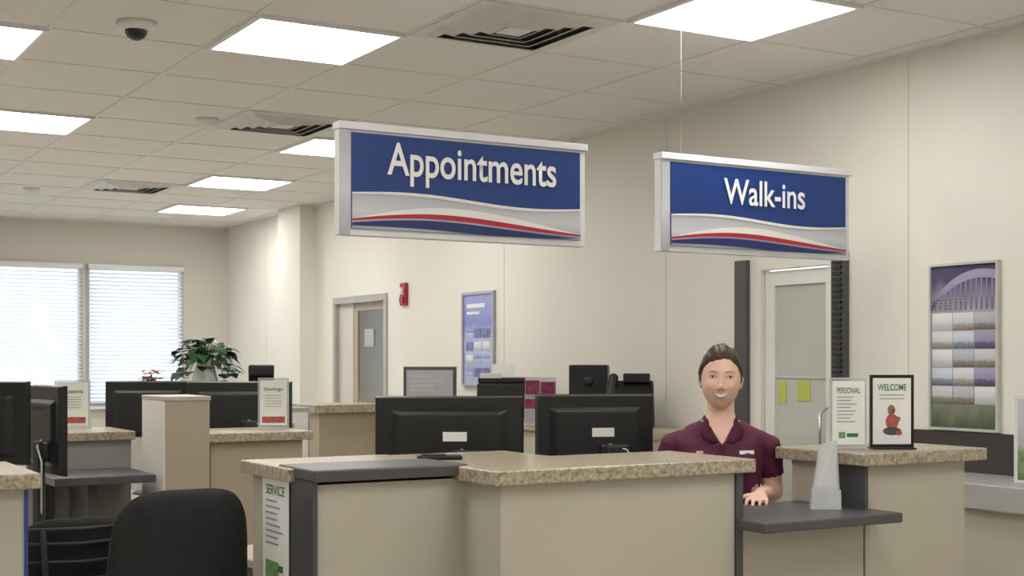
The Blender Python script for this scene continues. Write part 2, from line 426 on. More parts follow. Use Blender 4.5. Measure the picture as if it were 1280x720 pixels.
# ------------------------------------------------------------------ hanging signs
def hanging_sign(cx, s, tw, th, tx):
    w, h = 1.03, .363
    p = group('hanging_sign', (cx, 4.70, 1.998))
    box('backing_panel', -w/2-.05, w/2+.028, .004, .05, -.026, h+.03, M['signw'], p, bevel=.002)
    box('top_rail', -w/2-.055, w/2+.035, -.010, .056, h+.010, h+.038, M['signw'], p, bevel=.002)
    box('side_rail', -w/2-.050, -w/2-.008, -.003, .004, -.024, h+.010, M['silver'], p)
    box('face', -w/2, w/2, -.002, .004, 0, h, M['blue'], p)
    N = 40; xs = [-w/2+w*i/N for i in range(N+1)]; us = [i/N for i in range(N+1)]
    v1 = [h*(1-(.625-.035*math.sin(2*math.pi*u)+.02*u)) for u in us]
    v1b = [z-h*(.02+.015*math.sin(math.pi*u)) for z, u in zip(v1, us)]
    v2 = [h*(1-(.90-.10*math.sin(math.pi*u)-.02*math.sin(2*math.pi*u)+.04*u)) for u in us]
    strip('silver_wave', xs, v1, [0]*(N+1), -.004, M['silver'], p)
    strip('white_wave', xs, v1, v1b, -.006, M['white'], p)
    m1 = [max(0, z) for z in v2]; m2 = [max(0, z-h*(.02+.035*math.sin(math.pi*u))) for z, u in zip(v2, us)]
    m3 = [max(0, z-h*.02) for z in m2]; m4 = [max(0, z-h*.10*math.sin(math.pi*min(1, u*.9+.1))) for z, u in zip(m3, us)]
    strip('grey_wave', xs, [a+h*.08*math.sin(math.pi*u) for a, u in zip(v2, us)], m1, -.005, M['white'], p)
    strip('red_swoosh', xs, m1, m2, -.0065, M['red'], p)
    strip('navy_swoosh', xs, m3, m4, -.006, M['navy'], p)
    text('lettering', s, M['txtw'], p, tx, -.0075, h*.70, tw, th, off=.014)
    for i, x in enumerate((-w/2+.08, w/2-.08)):
        tube('suspension_wire_%d' % i, [(x, .03, h+.035), (x, .03, 3.0-1.998)], .0003, M['wire'], p, n=6)
hanging_sign(2.592, 'Appointments', .765, .165, .012)
hanging_sign(4.095, 'Walk-ins', .48, .115, .015)

# ------------------------------------------------------------------ front counter
ZT = 1.17
p = group('reception_counter', (0, 0, 0))
box('cabinet_left', 1.53, 2.03, 3.73, 4.26, 0, ZT-.04, M['panel'], p)
boxes('charcoal_end_trim', [(1.518, 1.533, 3.715, 3.89, 0, ZT-.012)], M['char'], p)
box('granite_left', 1.50, 2.03, 3.86, 4.30, ZT-.04, ZT, M['granite'], p, bevel=.004)
box('charcoal_top', 1.515, 2.03, 3.70, 3.99, ZT-.03, ZT+.006, M['char'], p, bevel=.005)
box('cabinet_middle', 2.03, 2.93, 3.50, 3.92, 0, ZT-.04, M['panel'], p)
box('granite_middle', 1.995, 3.0, 3.47, 3.945, ZT-.045, ZT, M['granite'], p, bevel=.005)
box('granite_return', 1.995, 2.5, 3.945, 4.29, ZT-.04, ZT-.002, M['granite'], p, bevel=.003)
box('end_post', 2.932, 2.96, 3.49, 3.93, 0, ZT-.045, M['char'], p)
box('front_panel_low', 2.96, 3.52, 3.50, 3.54, 0, .94, M['panel'], p)
box('transaction_shelf', 2.935, 3.56, 3.35, 3.85, .935, .97, M['char'], p, bevel=.006)
box('cabinet_right', 3.53, 4.04, 3.50, 3.88, 0, ZT-.04, M['panel'], p)
box('charcoal_right_end', 3.515, 3.532, 3.488, 3.66, .97, ZT-.04, M['char'], p)
box('granite_right', 3.49, 4.12, 3.46, 3.93, ZT-.045, ZT, M['granite'], p, bevel=.005)
boxes('kickplate', [(1.54, 4.03, 3.495, 3.51, 0, .1)], M['char'], p)

def flyer(p, w, h, y, header='NOTICE', kind=0):
    box('page', -w/2, w/2, y, y+.002, 0, h, M['white'], p)
    f = y-.0012
    if kind == 0:
        text('header', header, M['green'], p, 0, f, h*.85, w*.72, h*.09)
        boxes('text_lines', [(-w*.36, w*random.uniform(.05, .36), f, f+.0006, h*(.74-.055*i), h*(.755-.055*i)) for i in range(8)], M['textg'], p)
        box('logo', -w*.3, -w*.1, f, f+.0006, h*.1, h*.2, M['lgreen'], p)
        box('logo_b', -w*.05, w*.3, f, f+.0006, h*.12, h*.18, M['green'], p)
    elif kind == 1:
        text('header', header, M['green'], p, 0, f, h*.86, w*.75, h*.10)
        boxes('text_lines', [(-w*.33, w*.33, f, f+.0006, h*(.74-.06*i), h*(.752-.06*i)) for i in range(2)], M['textg'], p)
        n = 20
        def blob(nm, cx, cz, rx, rz, m, o):
            mesh(nm, [(cx+rx*math.cos(2*math.pi*i/n), f-o, cz+rz*math.sin(2*math.pi*i/n)) for i in range(n)], [tuple(range(n))], m, p)
        blob('figure_body', 0, h*.34, w*.17, h*.12, M['redp'], 0)
        blob('figure_head', -w*.02, h*.52, w*.10, h*.075, M['skinp'], .0005)
        blob('figure_arm', w*.14, h*.38, w*.08, h*.04, M['skinp'], .0005)
        blob('figure_legs', 0, h*.20, w*.24, h*.06, M['char'], .0004)
        blob('figure_shoe', w*.18, h*.17, w*.08, h*.035, M['redp'], .0006)
    elif kind == 2:
        text('header', header, M['green'], p, 0, f, h*.80, w*.7, h*.10)
        boxes('text_lines', [(-w*.33, w*.30, f, f+.0006, h*(.66-.06*i), h*(.672-.06*i)) for i in range(5)], M['textg'], p)
        box('photo', -w*.42, w*.42, f, f+.0006, h*.06, h*.20, M['redp'], p)

def brochure_stand(loc, rz, w, h, header, kind, dark=False):
    p = group('brochure_stand', loc, rz)
    box('foot', -w/2, w/2, -.035, .045, 0, .006, M['acr'] if not dark else M['black'], p, bevel=.001)
    box('back_plate', -w/2, w/2, .003, .007, .004, h, M['acr'] if not dark else M['black'], p, bevel=.001)
    e = bpy.data.objects.new('flyer', None); link(e, p); e.location = (0, -.004, .018)
    flyer(e, w*.88, h-.03, 0, header, kind)
    m = M['black'] if dark else M['acr2']
    t = .006
    boxes('frame', [(-w/2, w/2, -.006, .003, .006, .014), (-w/2, w/2, -.006, .003, h-t, h), (-w/2, -w/2+t, -.006, .003, .014, h-t), (w/2-t, w/2, -.006, .003, .014, h-t)], m, p)
brochure_stand((3.605, 3.66, ZT), -32, .135, .265, 'PERSONAL', 0)
brochure_stand((3.765, 3.60, ZT), -26, .165, .275, 'WELCOME', 1, True)

p = group('counter_flyer', (1.517, 4.012, .80), -90)
flyer(p, .225, .345, -.0035, 'SERVICE', 0)
box('green_image', -.08, .03, -.0055, -.005, .01, .07, M['lgreen'], p)

p = group('acrylic_leaflet_holder', (3.43, 3.60, .97), -35)
mesh('sloped_body', [(-.06, -.05, 0), (.05, -.05, 0), (.06, .05, 0), (-.05, .05, 0), (-.02, .01, .225), (.045, .0, .245), (.05, .05, .24), (-.01, .05, .22)], BF, M['acr2'], p, bevel=.004)
mesh('leaflets', [(-.045, -.03, .004), (.04, -.03, .004), (.04, .03, .004), (-.04, .03, .004), (-.01, .02, .20), (.04, .01, .215), (.04, .03, .21), (-.005, .035, .2)], BF, M['whitep'], p)
mesh('front_lip', [(-.055, -.06, 0), (.05, -.062, 0), (.05, -.056, 0), (-.055, -.054, 0), (-.05, -.05, .08), (.05, -.05, .07), (.05, -.046, .07), (-.05, -.046, .08)], BF, M['acr2'], p)
boxes('leaflet_print', [(-.03, .02, -.034, -.030, .05+i*.02, .058+i*.02) for i in range(2)], M['textg'], p)

p = group('card_reader', (2.08, 3.99, ZT), -25)
box('body', -.075, .075, -.035, .035, 0, .014, M['black'], p, bevel=.005)
box('keypad', -.06, .02, -.028, .028, .014, .018, M['blk2'], p, bevel=.002)

p = group('side_counter', (0, 0, 0))
box('top', 4.58, W-.02, 2.2, 4.60, .87, .98, M['ledge'], p, bevel=.006)
box('cabinet', 4.62, W-.02, 2.25, 4.56, 0, .87, M['panel'], p)
box('trim_5', W-.018, W-.002, 2.2, 4.69, .985, 1.165, M['dark'])
p = group('picture_stand', (4.81, 3.745, .98), -50)
box('frame', -.12, .12, 0, .012, 0, .37, M['whitep'], p, bevel=.002)
box('picture', -.105, .105, -.002, 0, .015, .355, PH[4], p)
box('picture_green', -.1, .1, -.004, -.002, .02, .13, M['lgreen'], p)
box('foot', -.06, .06, 0, .09, 0, .008, M['whitep'], p)
box('picture_head', -.03, .06, -.005, -.004, .16, .25, M['skinp'], p)

# ------------------------------------------------------------------ monitors
def monitor(loc, rz, w, h, z0, label=True):
    p = group('computer_monitor', loc, rz)
    y1 = .022
    v = [(-w/2+.008, -.012, z0+.006), (w/2-.008, -.012, z0+.006), (w/2, y1, z0), (-w/2, y1, z0),
         (-w/2+.008, -.012, z0+h-.006), (w/2-.008, -.012, z0+h-.006), (w/2, y1, z0+h), (-w/2, y1, z0+h)]
    mesh('shell', v, BF, M['black'], p, bevel=.004, seg=3)
    a, b = w*.40, h*.38; zc = z0+h*.47
    v = [(-a*.85, -.026, zc-b*.85), (a*.85, -.026, zc-b*.85), (a, -.010, zc-b), (-a, -.010, zc-b), (-a*.85, -.026, zc+b*.85), (a*.85, -.026, zc+b*.85), (a, -.010, zc+b), (-a, -.010, zc+b)]
    mesh('rear_housing', v, BF, M['black'], p, bevel=.008, seg=3)
    box('screen', -w/2+.012, w/2-.012, y1, y1+.002, z0+.014, z0+h-.012, M['screen'], p)
    if label: box('label', -.02, .07, -.0275, -.026, zc+.0, zc+.035, M['white'], p)
    boxes('vent_slots', [(-a*.6+k*.014, -a*.6+k*.014+.007, -.0265, -.026, zc+b*.65, zc+b*.75) for k in range(int(a*1.2/.014))], M['blk2'], p)
    box('neck', .03, .11, -.065, -.035, .015, zc-.03, M['blk2'], p, bevel=.01)
    box('hinge', .01, .13, -.05, -.024, zc-b*.75, zc-b*.25, M['black'], p, bevel=.008)
    tube('cable', [(.05, -.035, zc-.03), (.11, -.07, zc-.05), (.15, -.065, zc-.11), (.10, -.05, .06)], .004, M['alu'], p, n=8)
    lathe('base', [(.12, 0), (.12, .008), (.11, .015), (.03, .018)], M['black'], p, loc=(.05, -.04, 0))

DZ = .80
p = group('clerk_desk', (0, 0, 0))
box('worktop', 1.62, 3.02, 4.32, 4.92, DZ-.03, DZ, M['tan'], p, bevel=.004)
boxes('legs', [(1.65, 1.70, 4.34, 4.88, 0, DZ-.03), (2.94, 2.99, 4.34, 4.88, 0, DZ-.03)], M['char'], p)
monitor((2.385, 4.50, DZ), -33, .565, .32, .245)
monitor((3.03, 4.47, DZ), -20, .485, .32, .245)

# ------------------------------------------------------------------ service counters behind
p = group('service_counter', (0, 0, 0))
box('cabinet', 1.93, 2.37, 5.93, 6.33, 0, 1.13, M['tan'], p)
box('granite_top', 1.905, 2.41, 5.89, 6.36, 1.13, ZT, M['granite'], p, bevel=.004)
p = group('divider_pillar', (1.80, 6.02, 0))
box('body', -.10, .10, -.17, .18, 0, 1.32, M['tan'], p)
box('lit_left_face', -.104, -.10, -.17, .18, 0, 1.32, M['wall'], p)  # pillar's lit left side, painted as a thin sheet in a paler colour
box('cap', -.105, .105, -.175, .185, 1.32, 1.34, M['panel'], p, bevel=.003)
p = group('service_counter', (0, 0, 0))
box('cabinet', 1.33, 1.68, 6.33, 6.72, 0, 1.13, M['ledge'], p)
box('granite_top', 1.28, 1.69, 6.29, 6.76, 1.13, ZT, M['granite'], p, bevel=.004)
box('charcoal_post', 1.29, 1.33, 6.31, 6.74, 0, 1.13, M['char'], p)
box('shelf', 1.24, 1.67, 5.88, 6.33, .965, 1.0, M['char'], p, bevel=.004)
box('shelf_support', 1.40, 1.44, 5.98, 6.33, 0, .965, M['char'], p)
p = group('service_counter', (0, 0, 0))
box('cabinet', 3.84, 4.34, 9.28, 9.7, 0, 1.13, M['tan'], p)
box('granite_top', 3.78, 4.38, 9.22, 9.75, 1.11, ZT, M['granite'], p, bevel=.004)
p = group('service_counter', (0, 0, 0))
box('cabinet', 0.1, .79, 4.13, 4.6, 0, 1.13, M['panel'], p)
box('granite_top', 0.06, .825, 4.09, 4.63, 1.125, ZT, M['granite'], p, bevel=.005)
box('blue_edge', .785, .795, 4.125, 4.131, 0, 1.12, M['bluestrip'], p)

brochure_stand((2.30, 6.12, ZT), -25, .145, .245, 'Savings', 2)
brochure_stand((1.47, 6.58, ZT), -25, .165, .235, 'Loans', 2)

p = group('office_desk', (0, 0, 0))
box('worktop', 1.76, 2.9, 6.42, 7.35, .77, .80, M['tan'], p, bevel=.004)
boxes('legs', [(1.8, 1.85, 6.5, 7.3, 0, .77), (2.8, 2.85, 6.5, 7.3, 0, .77)], M['char'], p)
monitor((2.34, 6.72, .80), -25, .54, .32, .27, label=False)
monitor((1.98, 7.12, .80), -30, .46, .30, .29, label=False)
p = group('office_desk', (0, 0, 0))
box('worktop', .25, 1.36, 5.42, 5.86, .77, .80, M['tan'], p, bevel=.004)
boxes('legs', [(.28, .32, 5.45, 5.82, 0, .77), (1.29, 1.33, 5.45, 5.82, 0, .77)], M['char'], p)
monitor((.84, 5.60, .80), -35, .52, .33, .29, label=False)
monitor((1.16, 5.66, .80), -84, .40, .36, .24, label=False)

p = group('filing_cabinet', (0, 0, 0))
box('carcass', 2.2, 3.25, 8.0, 8.6, 0, 1.2, M['ledge'], p, bevel=.004)
boxes('drawer_fronts', [(2.22+i*.345, 2.54+i*.345, 7.985, 8.0, .05+j*.38, .41+j*.38) for i in range(3) for j in range(3)], M['whitep'], p, bevel=.003)
boxes('drawer_handles', [(2.32+i*.345, 2.44+i*.345, 7.965, 7.985, .33+j*.38, .345+j*.38) for i in range(3) for j in range(3)], M['chrome'], p)

def leaf_geo(base, d, L, wd, droop):
    d = Vector(d).normalized(); side = d.cross(Vector((0, 0, 1)))
    if side.length < .1: side = Vector((1, 0, 0))
    side.normalize(); vs, fs = [], []
    prof = [.12, .75, 1.0, .85, .5, .03]
    for i, q in enumerate(prof):
        t = i/(len(prof)-1); c = Vector(base)+d*L*t+Vector((0, 0, -droop*L*t*t))
        up = Vector((0, 0, .18*wd*q))
        vs += [c-side*wd*q+up, c, c+side*wd*q+up]
        if i:
            k = 3*i; fs += [(k-3, k-2, k+1, k), (k-2, k-1, k+2, k+1)]
    return vs, fs
def plant(name, loc, potprof, zt, R, Ht, n, L, wd, flower=False, low=-.12):
    p = group(name, loc)
    lathe('pot', potprof, M['ceramic'], p, n=28)
    lathe('soil', [(potprof[-1][0]*.85, zt-.02), (potprof[-1][0]*.8, zt-.005)], M['blk2'], p, n=20)
    lf, st = [], []
    for i in range(n):
        a = random.uniform(0, 2*math.pi); r = R*math.sqrt(random.random()); hh = random.uniform(low if r > R*.5 else .03, Ht)*(1-.4*(r/R)**2)
        tip = Vector((r*math.cos(a), r*math.sin(a), zt+hh))
        mid = Vector((r*.4*math.cos(a), r*.4*math.sin(a), zt+max(hh, .05)*.8+.03))
        st.append(tube_geo([(0, 0, zt-.02), mid, tip], [.003, .0025, .002], 5))
        dd = Vector((math.cos(a+random.uniform(-.8, .8)), math.sin(a+random.uniform(-.8, .8)), random.uniform(-.2, .5)))
        lf.append(leaf_geo(tip, dd, L*random.uniform(.7, 1.2), wd*random.uniform(.8, 1.2), random.uniform(.2, .8)))
    multi('leaves', lf, M['leaf'], p); multi('stems', st, M['leaf'], p)
    if flower:
        multi('blossoms', [leaf_geo((random.uniform(-.05, .05), random.uniform(-.05, .05), zt+random.uniform(.06, .12)), (math.cos(a), math.sin(a), .6), .04, .018, .3) for a in [k*.7 for k in range(22)]], M['flower'], p)
plant('potted_plant', (2.66, 8.28, 1.2), [(.05, 0), (.10, .004), (.11, .03), (.085, .16), (.055, .27), (.05, .29)], .29, .16, .15, 100, .085, .044, low=-.17)
plant('potted_flower', (2.33, 8.30, 1.2), [(.03, 0), (.045, .004), (.055, .09), (.055, .11)], .11, .07, .10, 26, .06, .018, True, low=-.02)
p = group('coffee_maker', (3.0, 8.2, 1.2), -20)
box('base', -.08, .08, -.10, .10, 0, .03, M['black'], p, bevel=.006)
box('column', -.08, .08, .02, .10, .03, .26, M['black'], p, bevel=.006)
box('head', -.08, .08, -.10, .10, .20, .27, M['black'], p, bevel=.012)
lathe('carafe', [(.045, .032), (.06, .05), (.06, .12), (.04, .16), (.042, .17)], M['screen'], p, loc=(0, -.04, 0))
tube('carafe_handle', [(.055, -.06, .14), (.095, -.07, .13), (.09, -.07, .08), (.058, -.06, .07)], .007, M['black'], p)

p = group('credenza', (0, 0, 0))
box('carcass', 4.42, 5.0, 5.98, 9.5, 0, 1.06, M['tan'], p)
box('top', 4.39, 5.01, 5.97, 9.52, 1.06, 1.10, M['granite'], p, bevel=.004)
boxes('door_fronts', [(4.41, 4.42, 6.02+i*.58, 6.56+i*.58, .1, 1.02) for i in range(6)], M['panel'], p, bevel=.003)
CZ = 1.10
p = group('framed_notice', (4.62, 9.02, CZ), -35)
box('frame', -.20, .20, 0, .02, 0, .35, M['char'], p, bevel=.004)
box('page', -.175, .175, -.003, 0, .025, .325, M['signg'], p)
boxes('lines', [(-.15, random.uniform(.0, .15), -.005, -.003, .06+i*.035, .075+i*.035) for i in range(7)], M['frost'], p)
box('strut', -.03, .03, .02, .12, 0, .01, M['char'], p)
p = group('desktop_printer', (4.72, 8.10, CZ), -35)
box('body', -.17, .17, -.15, .15, 0, .24, M['blk2'], p, bevel=.012)
box('lid', -.165, .165, -.13, .15, .24, .28, M['black'], p, bevel=.01)
mesh('paper_feed', [(-.09, .08, .28), (.07, .08, .28), (.07, .09, .28), (-.09, .09, .28), (-.09, .13, .37), (.07, .13, .37), (.07, .136, .37), (-.09, .136, .37)], BF, M['whitep'], p)
box('output_tray', -.11, .11, -.23, -.14, .04, .055, M['black'], p, bevel=.003)
box('control_panel', -.15, .0, -.135, -.12, .275, .31, M['whitep'], p, bevel=.003)
p = group('leaflet_rack', (4.55, 7.34, CZ), -35)
box('backboard', -.10, .10, .03, .036, 0, .29, M['acr2'], p)
for i in range(2):
    box('pocket_%d' % i, -.10, .10, -.03+i*.03, -.026+i*.03, 0.0, .09+i*.09, M['acr'], p)
    boxes('leaflet_%d' % i, [(-.095, -.005, -.02+i*.03, -.012+i*.03, .003, .15+i*.12), (.005, .095, -.02+i*.03, -.012+i*.03, .003, .14+i*.12)], [M['pink'], M['pink']][i], p)
box('rack_base', -.10, .10, -.03, .04, 0, .003, M['acr2'], p)
p = group('loudspeaker', (4.72, 7.03, CZ), -38)
box('cabinet', -.12, .12, -.11, .11, 0, .37, M['black'], p, bevel=.008)
lathe('rim', [(.07, 0), (.07, .008), (.06, .010)], M['blk2'], p).matrix_local = Matrix.Translation((0, -.11, .12)) @ Matrix.Rotation(math.pi/2, 4, 'X')
lathe('tweeter', [(.035, 0), (.035, .006), (.02, .01)], M['black'], p).matrix_local = Matrix.Translation((0, -.11, .27)) @ Matrix.Rotation(math.pi/2, 4, 'X')
p = group('desk_telephone', (4.72, 6.60, CZ), -38)
mesh('body', [(-.15, -.13, 0), (.15, -.13, 0), (.15, .12, 0), (-.15, .12, 0), (-.15, -.12, .10), (.15, -.12, .10), (.14, .08, .28), (-.14, .08, .28)], BF, M['black'], p, bevel=.01)
tube('handset', [(-.10, -.08, .19), (-.10, -.03, .24), (-.10, .04, .29), (-.10, .07, .29)], [.03, .018, .018, .03], M['blk2'], p)
box('display', -.04, .12, .03, .075, .265, .32, M['black'], p, bevel=.006)

# ------------------------------------------------------------------ office chairs
def office_chair(loc, rz, top, bw, bh, seatz=.48, mesh_back=False, arms=True, back_y=-.22):
    m = M['fabric']
    p = group('office_chair', loc, rz)
    geos = []
    for k in range(5):
        a = 2*math.pi*k/5+.3
        geos.append(tube_geo([(0, 0, .11), (.15*math.cos(a), .15*math.sin(a), .095), (.24*math.cos(a), .24*math.sin(a), .07)], [.028, .02, .014], 10))
        geos.append(tube_geo([(.24*math.cos(a)-.018*math.sin(a), .24*math.sin(a)+.018*math.cos(a), .03), (.24*math.cos(a)+.018*math.sin(a), .24*math.sin(a)-.018*math.cos(a), .03)], [.028, .028], 12))
    multi('star_base', geos, M['black'], p)
    tube('gas_column', [(0, 0, .12), (0, 0, seatz-.06)], [.028, .022], M['chrome'], p)
    box('seat', -.22, .22, -.21, .24, seatz-.05, seatz+.035, m, p, bevel=.035, seg=4)
    NX, NZ = 22, 22; front, back = [], []
    z0 = top-bh
    for j in range(NZ+1):
        tz = -1+2*j/NZ
        for i in range(NX+1):
            tx = -1+2*i/NX
            e = 4.0
            k = 1.0/max(1e-6, (abs(tx)**e+abs(tz)**e)**(1/e)) * max(abs(tx), abs(tz)) if (abs(tx)+abs(tz)) > 0 else 1
            X = tx*k*bw/2*(1-.06*(tz if tz > 0 else 0)); Z = z0+bh/2+tz*k*bh/2
            Y = back_y+.05*(tx*tx)+(-.07)*(tz*.5+.5)+.02*math.sin(math.pi*(tz*.5+.5))
            ed = max(abs(tx), abs(tz)); th = .032*(1-ed**6)+.006
            front.append((X, Y+th, Z)); back.append((X, Y-th*.8, Z))
    vs = front+back; K = len(front); fs = []
    for j in range(NZ):
        for i in range(NX):
            a = j*(NX+1)+i; fs.append((a, a+1, a+NX+2, a+NX+1)); fs.append((K+a+NX+1, K+a+NX+2, K+a+1, K+a))
    per = [i for i in range(NX+1)]+[(j)*(NX+1)+NX for j in range(1, NZ+1)]+[NZ*(NX+1)+i for i in range(NX-1, -1, -1)]+[j*(NX+1) for j in range(NZ-1, 0, -1)]
    for q in range(len(per)):
        a, b = per[q], per[(q+1) % len(per)]; fs.append((a, a+K, b+K, b))
    mesh('backrest', vs, fs, m, p, smooth=True)
    if mesh_back:
        geos = [tube_geo([(-bw/2*.90, back_y-.02-.04*t, z0+bh*t), (0, back_y-.085-.03*t, z0+bh*t), (bw/2*.90, back_y-.02-.04*t, z0+bh*t)], [.007]*3, 6) for t in (.2, .35, .5, .65, .8, .92)]
        geos.append(tube_geo([(-bw*.25, back_y-.09, z0+.05), (-bw*.3, back_y-.10, z0+bh*.9)], [.01, .01], 8)); geos.append(tube_geo([(bw*.25, back_y-.09, z0+.05), (bw*.3, back_y-.10, z0+bh*.9)], [.01, .01], 8))
        multi('back_ribs', geos, M['blk2'], p)
    tube('spine', [(0, -.05, seatz-.06), (0, back_y-.02, seatz-.04), (0, back_y-.05, z0+.05), (0, back_y-.07, z0+bh*.45)], [.022, .024, .022, .016], M['black'], p)
    if arms:
        for s in (-1, 1):
            tube('armrest_post_%d' % (s > 0), [(s*.16, 0, seatz-.05), (s*.24, .0, seatz-.02), (s*.25, .0, seatz+.17)], [.015, .018, .015], M['black'], p)
            box('armrest_pad_%d' % (s > 0), s*.25-.03, s*.25+.03, -.10, .13, seatz+.17, seatz+.20, M['black'], p, bevel=.012, seg=3)
office_chair((1.268, 4.40, 0), 0, 1.10, .45, .54, arms=False)
office_chair((1.09, 5.05, 0), 0, .955, .42, .42, mesh_back=True, arms=False, back_y=-.20)

# ------------------------------------------------------------------ woman clerk
def ellipsoid_geo(c, r, n=20, mm=14):
    vs, fs = [], []
    for j in range(1, mm):
        ph = math.pi*j/mm
        for i in range(n):
            a = 2*math.pi*i/n; vs.append(Vector((c[0]+r[0]*math.sin(ph)*math.cos(a), c[1]+r[1]*math.sin(ph)*math.sin(a), c[2]+r[2]*math.cos(ph))))
    for j in range(mm-2):
        for i in range(n):
            a = j*n+i; b = j*n+(i+1) % n; fs.append((a, a+n, b+n, b))
    t = len(vs); vs.append(Vector((c[0], c[1], c[2]+r[2]))); vs.append(Vector((c[0], c[1], c[2]-r[2])))
    for i in range(n):
        fs.append((t, i, (i+1) % n)); k = (mm-2)*n; fs.append((t+1, k+(i+1) % n, k+i))
    return vs, fs

wc = group('woman_clerk', (3.364, 4.10, 0), -36)
geos = []
rings = [(.70, .150, .105, .0), (.78, .165, .115, .0), (.86, .158, .110, .0), (.94, .138, .098, -.005), (1.02, .145, .102, -.008), (1.09, .158, .110, -.01), (1.14, .168, .110, -.006),
         (1.18, .174, .098, .0), (1.212, .164, .080, .006), (1.236, .130, .068, .01), (1.256, .088, .060, .01), (1.275, .062, .054, .008), (1.30, .052, .050, .004), (1.35, .050, .052, .0), (1.39, .05, .052, .0)]
n = 36; vs, fs = [], []
for (z, a, b, cy) in rings:
    for k in range(n):
        an = 2*math.pi*k/n; ca, sa = math.cos(an), math.sin(an)
        ex = .85
        vs.append(Vector((a*math.copysign(abs(ca)**ex, ca), cy+b*math.copysign(abs(sa)**ex, sa), z)))
for j in range(len(rings)-1):
    for k in range(n):
        x = j*n+k; y = j*n+(k+1) % n; fs.append((x, y, y+n, x+n))
fs.append(tuple(range(n-1, -1, -1))); fs.append(tuple((len(rings)-1)*n+k for k in range(n)))
geos.append((vs, fs))
for s in (-1, 1): geos.append(ellipsoid_geo((s*.068, -.085, 1.105), (.058, .045, .055)))
armsP = {}
for s in (-1, 1):
    S = Vector((s*.170, .006, 1.186))
    if s > 0: E = Vector((.205, .035, .985)); Wr = Vector((.135, -.170, .998))
    else: E = Vector((-.225, .03, .965)); Wr = Vector((-.215, -.03, .745))
    armsP[s] = (S, E, Wr)
    geos.append(tube_geo([S+Vector((-s*.03, 0, .0)), S+Vector((s*.010, 0, -.02)), S.lerp(E, .4)+Vector((s*.006, 0, 0)), S.lerp(E, .8), E], [.044, .051, .046, .041, .038], 18))
    geos.append(tube_geo([E, E.lerp(Wr, .3), E.lerp(Wr, .7), Wr], [.037, .037, .029, .023], 18))
    if s > 0: d = Vector((-.18, -.97, -.13)).normalized(); a = Vector((1, -.18, 0)).normalized(); c = Vector((0, 0, -1)); th = -1
    else: d = Vector((.0, -.18, -.98)).normalized(); a = Vector((0, 1, -.18)).normalized(); c = Vector((1, 0, 0)); th = -1
    Pm = Wr+d*.085
    geos.append(tube_geo([Wr, Wr+d*.03, Wr+d*.06, Pm], [(.022, .016), (.033, .014), (.038, .013), (.036, .011)], 16, up=a))
    for q, (o, L, r) in enumerate([(-.029, .070, .0082), (-.0095, .078, .0085), (.0105, .073, .0082), (.029, .057, .0075)]):
        b0 = Wr+d*.072+a*o; b1 = b0+d*(L*.45)+a*o*.25; b2 = b1+(d*.9+c*.22).normalized()*L*.32; b3 = b2+(d*.8+c*.45).normalized()*L*.25
        if s > 0: b1.z += .004; b2.z += .002
        geos.append(tube_geo([b0, b1, b2, b3], [r, r, r*.92, r*.8], 10))
    t0 = Wr+d*.022+a*th*.022; t1 = t0+(d*.6+a*th*.8).normalized()*.035; t2 = t1+(d*.9+a*th*.3).normalized()*.028
    geos.append(tube_geo([t0, t1, t2], [.012, .0105, .009], 10))
    geos.append(tube_geo([(s*.082, .0, .80), (s*.088, 0, .62), (s*.09, -.005, .44), (s*.09, .01, .25), (s*.09, .015, .09)], [.083, .075, .056, .05, .042], 18))
    geos.append(tube_geo([(s*.09, .03, .045), (s*.092, -.06, .04), (s*.095, -.14, .032)], [(.042, .036), (.042, .034), (.036, .026)], 16, up=(1, 0, 0)))
vs, fs = [], []
for v, f in geos:
    k = len(vs); vs += [tuple(x) for x in v]; fs += [tuple(i+k for i in q) for q in f]
me = bpy.data.meshes.new('b'); me.from_pydata(vs, [], fs)
tmp = bpy.data.objects.new('b', me); sc.collection.objects.link(tmp)
r = tmp.modifiers.new('r', 'REMESH'); r.mode = 'VOXEL'; r.voxel_size = .0048
s_ = tmp.modifiers.new('s', 'SMOOTH'); s_.iterations = 5; s_.factor = .5
bpy.context.view_layer.update()
bme = bpy.data.meshes.new_from_object(tmp.evaluated_get(bpy.context.evaluated_depsgraph_get()))
bpy.data.objects.remove(tmp)
def segd(P, A, Bq):
    ab = Bq-A; t = max(0, min(1, (P-A).dot(ab)/ab.dot(ab))); return (P-(A+ab*t)).length
def cls(c):
    for s in (-1, 1):
        S, E, Wr = armsP[s]
        if c.x*s > 0:
            t = (c-S).dot(E-S)/(E-S).length_squared
            if segd(c, E, Wr) < .052 and c.z < 1.05 and not (t < .62 and segd(c, S, E) < .06): return 0
            if segd(c, Wr, Wr+(Wr-E).normalized()*.22) < .075 and c.z < Wr.z+.03 and (s > 0 or abs(c.x) > .165):
                if s > 0 and c.y > -.13: continue
                return 0
            if segd(c, S, E) < .055 and t > .66 and abs(c.x) > .155: return 0
    if c.z > 1.262 + (0.0 if c.y < 0 else .012): return 0
    if c.y < 0 and c.z > 1.175 and abs(c.x) < (c.z-1.175)*.60: return 0
    if c.z < .06: return 3
    if c.z < .86: return 2
    return 1
bme.materials.clear()
for m in (M['skin'], M['maroon'], M['trous'], M['black']): bme.materials.append(m)
bm = bmesh.new(); bm.from_mesh(bme); bm.normal_update()
for f in bm.faces: f.material_index = cls(f.calc_center_median()); f.smooth = True
mv = []
for v in bm.verts:
    k = [f.material_index for f in v.link_faces]
    if k and min(k) >= 1:
        fo = .0020*math.sin(v.co.z*70+v.co.x*40)+.0014*math.sin(v.co.x*90-v.co.z*35)
        mv.append((v, v.normal*(.0055+(fo if 1 in k else 0))))
for v, dlt in mv: v.co += dlt
bm.to_mesh(bme); bm.free()
